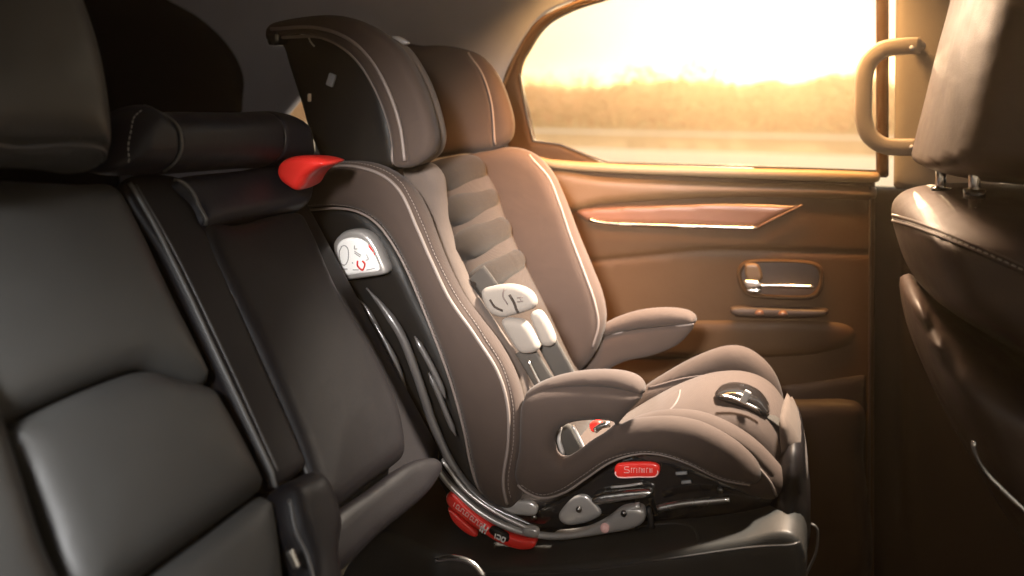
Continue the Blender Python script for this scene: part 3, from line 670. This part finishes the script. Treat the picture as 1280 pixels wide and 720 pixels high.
pillow('pillar_lining', [(1080, 232, 'c'), (1400, 240, 'c'), (1420, 1000, 'c'), (1080, 1000, 'c')], YP(1.80), DARKT, bp_, hf=.030, hb=.03, r=.012, res=.02,
       grooves=[([(1128, 250), (1126, 400), (1124, 640)], .012, .006)])
gh = thing('grab_handle', 'pale beige C shaped grab handle beside the window, left of the front headrest', 'grab handle', W3(1100, 120, 1.66))
pxtube('handle_grip', [(1150, 57), (1128, 58), (1104, 62), (1087, 76), (1080, 96), (1079, 120), (1079, 146), (1086, 168), (1102, 181), (1122, 184), (1146, 184)], 1.66, .013, HANDLE, gh, flat=(.0155, .011), up=(0, 1, 0), n=16)
for y_ in (57, 184):
    a = W3(1150, y_, 1.66); b = a.copy(); b.y = 1.75
    tube('handle_mount', [a, b], .010, HANDLE, gh)

for y_ in (60, 184):
    a = W3(1140, y_, 1.649); tube('screw_cap', [a, a + Vector((0, -.003, 0))], .0045, TRIMG, gh, n=14)
for x_, y_ in ((668, 646), (900, 612), (948, 618), (724, 636), (780, 641)):
    a = W3(x_, y_, 1.212 if x_ > 800 else 1.205 if x_ < 760 else 1.172)
    tube('hinge_pin', [a, a + Vector((0, -.004, 0))], .0042, SATIN, cs, n=14)
FLOOR = .42
quads('cabin_floor', [[(-2.4, -.55, FLOOR), (2.2, -.55, FLOOR), (2.2, 1.80, FLOOR), (-2.4, 1.80, FLOOR)]], CARPET)
tag(bpy.data.objects['cabin_floor'], kind='structure')
hl = quads('ceiling', [[(-2.4, -.55, 1.93), (-2.4, 1.80, 1.93), (1.0, 1.80, 1.93), (1.0, -.55, 1.93)]], TRIMG); tag(hl, kind='structure')
def wall_with_window(name, Y, x0, x1, z0, z1, wx0, wx1, wz0, wz1):
    q = [[(x0, Y, z0), (x1, Y, z0), (x1, Y, wz0), (x0, Y, wz0)], [(x0, Y, wz1), (x1, Y, wz1), (x1, Y, z1), (x0, Y, z1)],
         [(x0, Y, wz0), (wx0, Y, wz0), (wx0, Y, wz1), (x0, Y, wz1)], [(wx1, Y, wz0), (x1, Y, wz0), (x1, Y, wz1), (wx1, Y, wz1)]]
    return tag(quads(name, q, TRIMG), kind='structure')
wall_with_window('side_wall', -.55, -2.4, 2.2, .40, 1.94, -1.2, -.3, 1.50, 1.80)
dash = rbox('dashboard', (1.75, .62, .85), (.5, 2.3, .9), MATTE, None, bev=.06); tag(dash, kind='structure')
fw_ = quads('front_side_wall', [[(.62, 1.80, .4), (2.2, 1.80, .4), (2.2, 1.80, 1.3), (.62, 1.80, 1.3)]], TRIMG); tag(fw_, kind='structure')
rw = quads('rear_wall', [[(-2.4, -.55, .4), (-2.4, 1.8, .4), (-2.4, 1.8, 1.95), (-2.4, -.55, 1.95)]], BLACKT); tag(rw, kind='structure')
# floor tunnel hump dimly visible in the footwell
tn = rbox('floor_tunnel', (.45, 1.3, FLOOR + .05), (.9, .3, .1), CARPET, None, bev=.03); tag(tn, kind='structure')

# =================================================================== FRONT SEAT
fs = thing('front_car_seat', 'brown leather front car seat seen from behind, right edge of the cabin', 'car seat', W3(1200, 560, 1.3))
fh = pillow('headrest', [(1196, -60), (1188, 0), (1172, 60), (1156, 125), (1141, 185), (1140, 198), (1152, 206), (1185, 216), (1240, 224), (1330, 228), (1440, 226), (1500, 60), (1480, -90), (1300, -110)],
       YP(1.38), LEATHER_F, fs, hf=.24, hb=.06, r=.055, rb=.05, res=.010)
for x_ in (1176, 1218):
    a = W3(x_, 215, 1.33 if x_ < 1200 else 1.22); b = a.copy(); b.z -= .05; a.z += .03
    tube('headrest_post', [a, b], .007, CHROME, fs, n=14)
    c = a.copy(); c.z = b.z + .028; d = c.copy(); d.z -= .012
    tube('post_collar', [c, d], .013, GLOSS, fs, n=18)
ub = pillow('backrest_upper', [(1114, 262), (1124, 244), (1146, 234), (1190, 229), (1260, 230), (1400, 232), (1500, 260), (1540, 520), (1400, 490), (1300, 440), (1226, 400), (1170, 366), (1138, 338), (1122, 300)],
       YP(1.38), LEATHER_F, fs, hf=.28, hb=.08, r=.06, rb=.06, res=.010)
for dy in (0, 7):
    tube('seam_piping', drape(ub.obj, [(1116, 269 + dy), (1140, 276 + dy), (1170, 287 + dy), (1192, 296 + dy), (1230, 312 + dy), (1275, 332 + dy), (1310, 350 + dy)], .0), .0024, LEATHER_F, ub.obj)
stitches('stitching', drape(ub.obj, [(1116, 272.5), (1140, 279.5), (1170, 290.5), (1192, 299.5), (1230, 315.5), (1275, 335.5), (1310, 353)], .0006), THREAD, ub.obj, .0075, .0045, .0005)
lb = pillow('backrest_shell', [(1124, 356), (1128, 344), (1140, 344), (1170, 366), (1226, 402), (1300, 444), (1420, 500), (1540, 560), (1560, 900), (1420, 860), (1330, 740), (1270, 655), (1215, 570), (1165, 480), (1135, 410)],
       YP(1.38), LEATHER_F, fs, hf=.26, hb=.07, r=.05, rb=.06, res=.011)
pxtube('seat_back_cable', [(1217, 551), (1219, 566), (1232, 590), (1255, 614), (1285, 642), (1320, 675)], 1.12, .0024, CHROME, fs)

# =================================================================== OUTSIDE
def emat(name, col, rough=1, var=.2, vs=.4):
    return mat(name, col, rough, var=var, vscale=vs)
GRASS = emat('dry_grass', (.36, .22, .10), var=.25, vs=.25)
ROAD = emat('pale_road', (.60, .54, .44), var=.05)
HEDGE = emat('dry_foliage', (.36, .12, .060), var=.2, vs=.5)
TRUNK = emat('tree_bark', (.20, .12, .07))
g = quads('ground', [[(-175, -15, 0), (175, -15, 0), (175, 205, 0), (-175, 205, 0)]], GRASS); tag(g, kind='structure')
r_ = quads('road', [[(-170, -10, .004), (170, -10, .004), (170, 17.3, .004), (-170, 17.3, .004)]], ROAD); tag(r_, kind='structure')
kb = quads('road_verge', [[(-170, 22, .008), (170, 22, .008), (170, 23.4, .008), (-170, 23.4, .008)]], ROAD); tag(kb, kind='structure')
# trees beyond the road: trunk, limbs and a crown of leaf clumps
def tree(x, y, h, w, label, seed):
    rnd = random.Random(seed)
    t = thing('tree', label, 'tree', (x, y, 0)); t['group'] = 'trees beyond the road'
    tube('trunk', [(x, y, -.1), (x + .05*h*rnd.uniform(-1, 1), y, h*.3), (x, y, h*.6)], h*.035, TRUNK, t, n=8, taper=lambda k: 1 - .6*k)
    vv = []; ff = []
    lobes = [(rnd.uniform(-.5, .5)*w, rnd.uniform(-.4, .4)*w, h*rnd.uniform(.35, .85), w*rnd.uniform(.20, .34)) for _ in range(12)]
    for lx, ly, lz, lr in lobes:
        for _ in range(90):
            v = Vector((rnd.gauss(0, 1), rnd.gauss(0, 1), rnd.gauss(0, .75))).normalized() * lr * rnd.uniform(.5, 1.1)
            c = Vector((x + lx, y + ly, lz)) + v; s = h*.035*rnd.uniform(.6, 1.5)
            q = Matrix.Rotation(rnd.uniform(0, 6.28), 3, Vector((rnd.gauss(0, 1), rnd.gauss(0, 1), rnd.gauss(0, 1))).normalized())
            b = len(vv)
            for a_, b_ in ((-1, -.4), (.2, -.6), (1, .1), (.1, .7), (-.7, .5)): vv.append(c + q @ Vector((a_*s, b_*s, rnd.uniform(-.2, .2)*s)))
            ff.append((b, b+1, b+2, b+3, b+4))
    me = bpy.data.meshes.new('crown'); me.from_pydata(vv, [], ff); link('crown', me, HEDGE, t, smooth=False)
# distant scrub wood reading as one mass
def scrub():
    rnd = random.Random(9); vv = []; ff = []
    for i in range(26000):
        x = rnd.uniform(-48, 28); y = 25 + 14*rnd.random()**1.5
        hmax = 1.14 + .24*math.sin(x*.33 + 2) + .16*math.sin(x*1.1 + 1) + .08*math.sin(x*2.7)
        z = rnd.random()**.8*hmax; s = rnd.uniform(.11, .26)
        q = Matrix.Rotation(rnd.uniform(0, 6.28), 3, Vector((rnd.gauss(0, 1), rnd.gauss(0, 1), rnd.gauss(0, 1))).normalized())
        c = Vector((x, y, z)); b = len(vv)
        for a_, b_ in ((-1, -.4), (.2, -.6), (1, .1), (.1, .7), (-.7, .5)): vv.append(c + q @ Vector((a_*s, b_*s, 0)))
        ff.append((b, b+1, b+2, b+3, b+4))
    me = bpy.data.meshes.new('scrub_wood'); me.from_pydata(vv, [], ff)
    o = link('scrub_wood', me, HEDGE, None, smooth=False); tag(o, 'low orange scrub wood across the field outside the window', 'scrub', kind='stuff')
scrub()
def at(px, Y):   # ground position under a column of the view
    d = ray(px, HOR); return d.x / d.y * Y
tree(at(838, 31), 31, 2.0, 3.0, 'rounded orange tree standing above the scrub, seen through the middle of the door window', 3)
tree(at(700, 29), 29, 1.55, 2.2, 'low orange tree at the left end of the door window', 5)
tree(at(1075, 30), 30, 1.65, 1.8, 'orange tree beside the grab handle at the right end of the door window', 8)

# =================================================================== LIGHT
wd = bpy.data.worlds.new('World'); sc.world = wd; wd.use_nodes = True
nt = wd.node_tree; bg = nt.nodes['Background']
tc = nt.nodes.new('ShaderNodeTexCoord'); sx = nt.nodes.new('ShaderNodeSeparateXYZ'); cr = nt.nodes.new('ShaderNodeValToRGB')
nt.links.new(tc.outputs['Generated'], sx.inputs[0]); nt.links.new(sx.outputs[2], cr.inputs[0]); 
SUN = Vector((-.075, 1, .06)).normalized()
dn = nt.nodes.new('ShaderNodeVectorMath'); dn.operation = 'DOT_PRODUCT'; dn.inputs[1].default_value = SUN; nt.links.new(tc.outputs['Generated'], dn.inputs[0])
def mth(op, a, b):
    n = nt.nodes.new('ShaderNodeMath'); n.operation = op
    for k, v in enumerate((a, b)):
        if isinstance(v, (int, float)): n.inputs[k].default_value = v
        else: nt.links.new(v, n.inputs[k])
    return n.outputs[0]
gl1 = mth('MULTIPLY', mth('POWER', mth('MAXIMUM', dn.outputs['Value'], 0), 60), .55)
gl2 = mth('MULTIPLY', mth('POWER', mth('MAXIMUM', dn.outputs['Value'], 0), 900), 6)
gs = mth('ADD', gl1, gl2)
va = nt.nodes.new('ShaderNodeVectorMath'); va.operation = 'SCALE'; va.inputs[0].default_value = (1, .82, .55); nt.links.new(gs, va.inputs['Scale'])
vb = nt.nodes.new('ShaderNodeVectorMath'); vb.operation = 'ADD'; nt.links.new(va.outputs[0], vb.inputs[0]); nt.links.new(cr.outputs[0], vb.inputs[1])
nt.links.new(vb.outputs[0], bg.inputs[0])
e = cr.color_ramp.elements; e[0].position = 0; e[0].color = (1, .72, .40, 1); e[1].position = 1; e[1].color = (.55, .62, .75, 1)
x = e.new(.06); x.color = (.95, .80, .55, 1); x = e.new(.3); x.color = (1, .93, .78, 1)
bg.inputs[1].default_value = 1.1
def sun(d, s, col, ang=.5):
    l = bpy.data.lights.new('sun', 'SUN'); l.energy = s; l.color = col; l.angle = R(ang)
    o = bpy.data.objects.new('sun', l); C.objects.link(o); o.rotation_euler = (-Vector(d)).to_track_quat('-Z', 'Y').to_euler(); return o
def area(name, loc, target, size, power, col, sy=None, spread=180):
    l = bpy.data.lights.new(name, 'AREA'); l.energy = power; l.color = col; l.size = size; l.spread = R(spread)
    if sy: l.shape = 'RECTANGLE'; l.size_y = sy
    o = bpy.data.objects.new(name, l); C.objects.link(o); o.location = loc
    o.rotation_euler = (Vector(target) - Vector(loc)).to_track_quat('-Z', 'Y').to_euler(); return o
sun((-.075, 1, .20), 5, (1, .74, .42))                                  # low sun beyond the window
area('added_top_light', (.06, 1.53, 1.89), (-.34, 1.34, 1.0), .10, 14, (1, .87, .72), spread=50)  # added overhead lamp for seat tops and rims; the cabin has no sunroof
area('added_window_fill', (-.10, 1.60, 1.72), (.14, 1.32, 1.30), .18, 4.6, (1, .68, .44), spread=80)  # added lamp inside the cabin, standing in for window light on the front seat
area('added_door_fill', (-.22, 1.62, 1.72), (-.22, 1.77, 1.25), .60, 9.0, (1, .50, .16), sy=.03, spread=110)  # added strip lamp grazing the door for a warm glow that fades downwards
area('added_headrest_fill', (-.25, 1.27, 1.74), (-.48, 1.5, 1.28), .10, 3.0, (1, .44, .13), spread=52)  # added orange lamp that warms the far headrest and side wing
area('added_bench_fill', (-.50, -.40, 1.66), (-.90, .40, 1.00), .34, 10, (.97, .97, .98), spread=38)  # added fill lamp behind the viewpoint, lifts the grey bench pads
area('added_child_seat_fill', (-.20, -.30, 1.85), (-.40, 1.2, 1.26), .24, 4.3, (1, .94, .90), spread=26)  # added fill lamp from the camera side, brightens the child seat's near face
HAZE = True
if HAZE:
    bm = bmesh.new(); bmesh.ops.create_cube(bm, size=1)
    for v in bm.verts: v.co = Vector((v.co.x*360 + 0, 95 + v.co.y*230, 1.0 + v.co.z*4.4))
    me = bpy.data.meshes.new('haze'); bm.to_mesh(me); bm.free(); hz = bpy.data.objects.new('haze', me); C.objects.link(hz); tag(hz, 'golden dusty air filling the cabin and the field outside', 'haze', kind='stuff')
    hm_ = bpy.data.materials.new('haze'); hm_.use_nodes = True; nt = hm_.node_tree; nt.nodes.clear()
    o_ = nt.nodes.new('ShaderNodeOutputMaterial'); v_ = nt.nodes.new('ShaderNodeVolumePrincipled')
    v_.inputs['Color'].default_value = (1, .76, .52, 1); v_.inputs['Density'].default_value = .010; v_.inputs['Anisotropy'].default_value = .8
    nt.links.new(v_.outputs[0], o_.inputs['Volume']); me.materials.append(hm_)
# render settings
sc.render.engine = 'CYCLES'
sc.view_settings.view_transform = 'Standard'; sc.view_settings.look = 'None'; sc.view_settings.exposure = 0; sc.view_settings.gamma = 1
sc.cycles.max_bounces = 8; sc.cycles.sample_clamp_indirect = 4
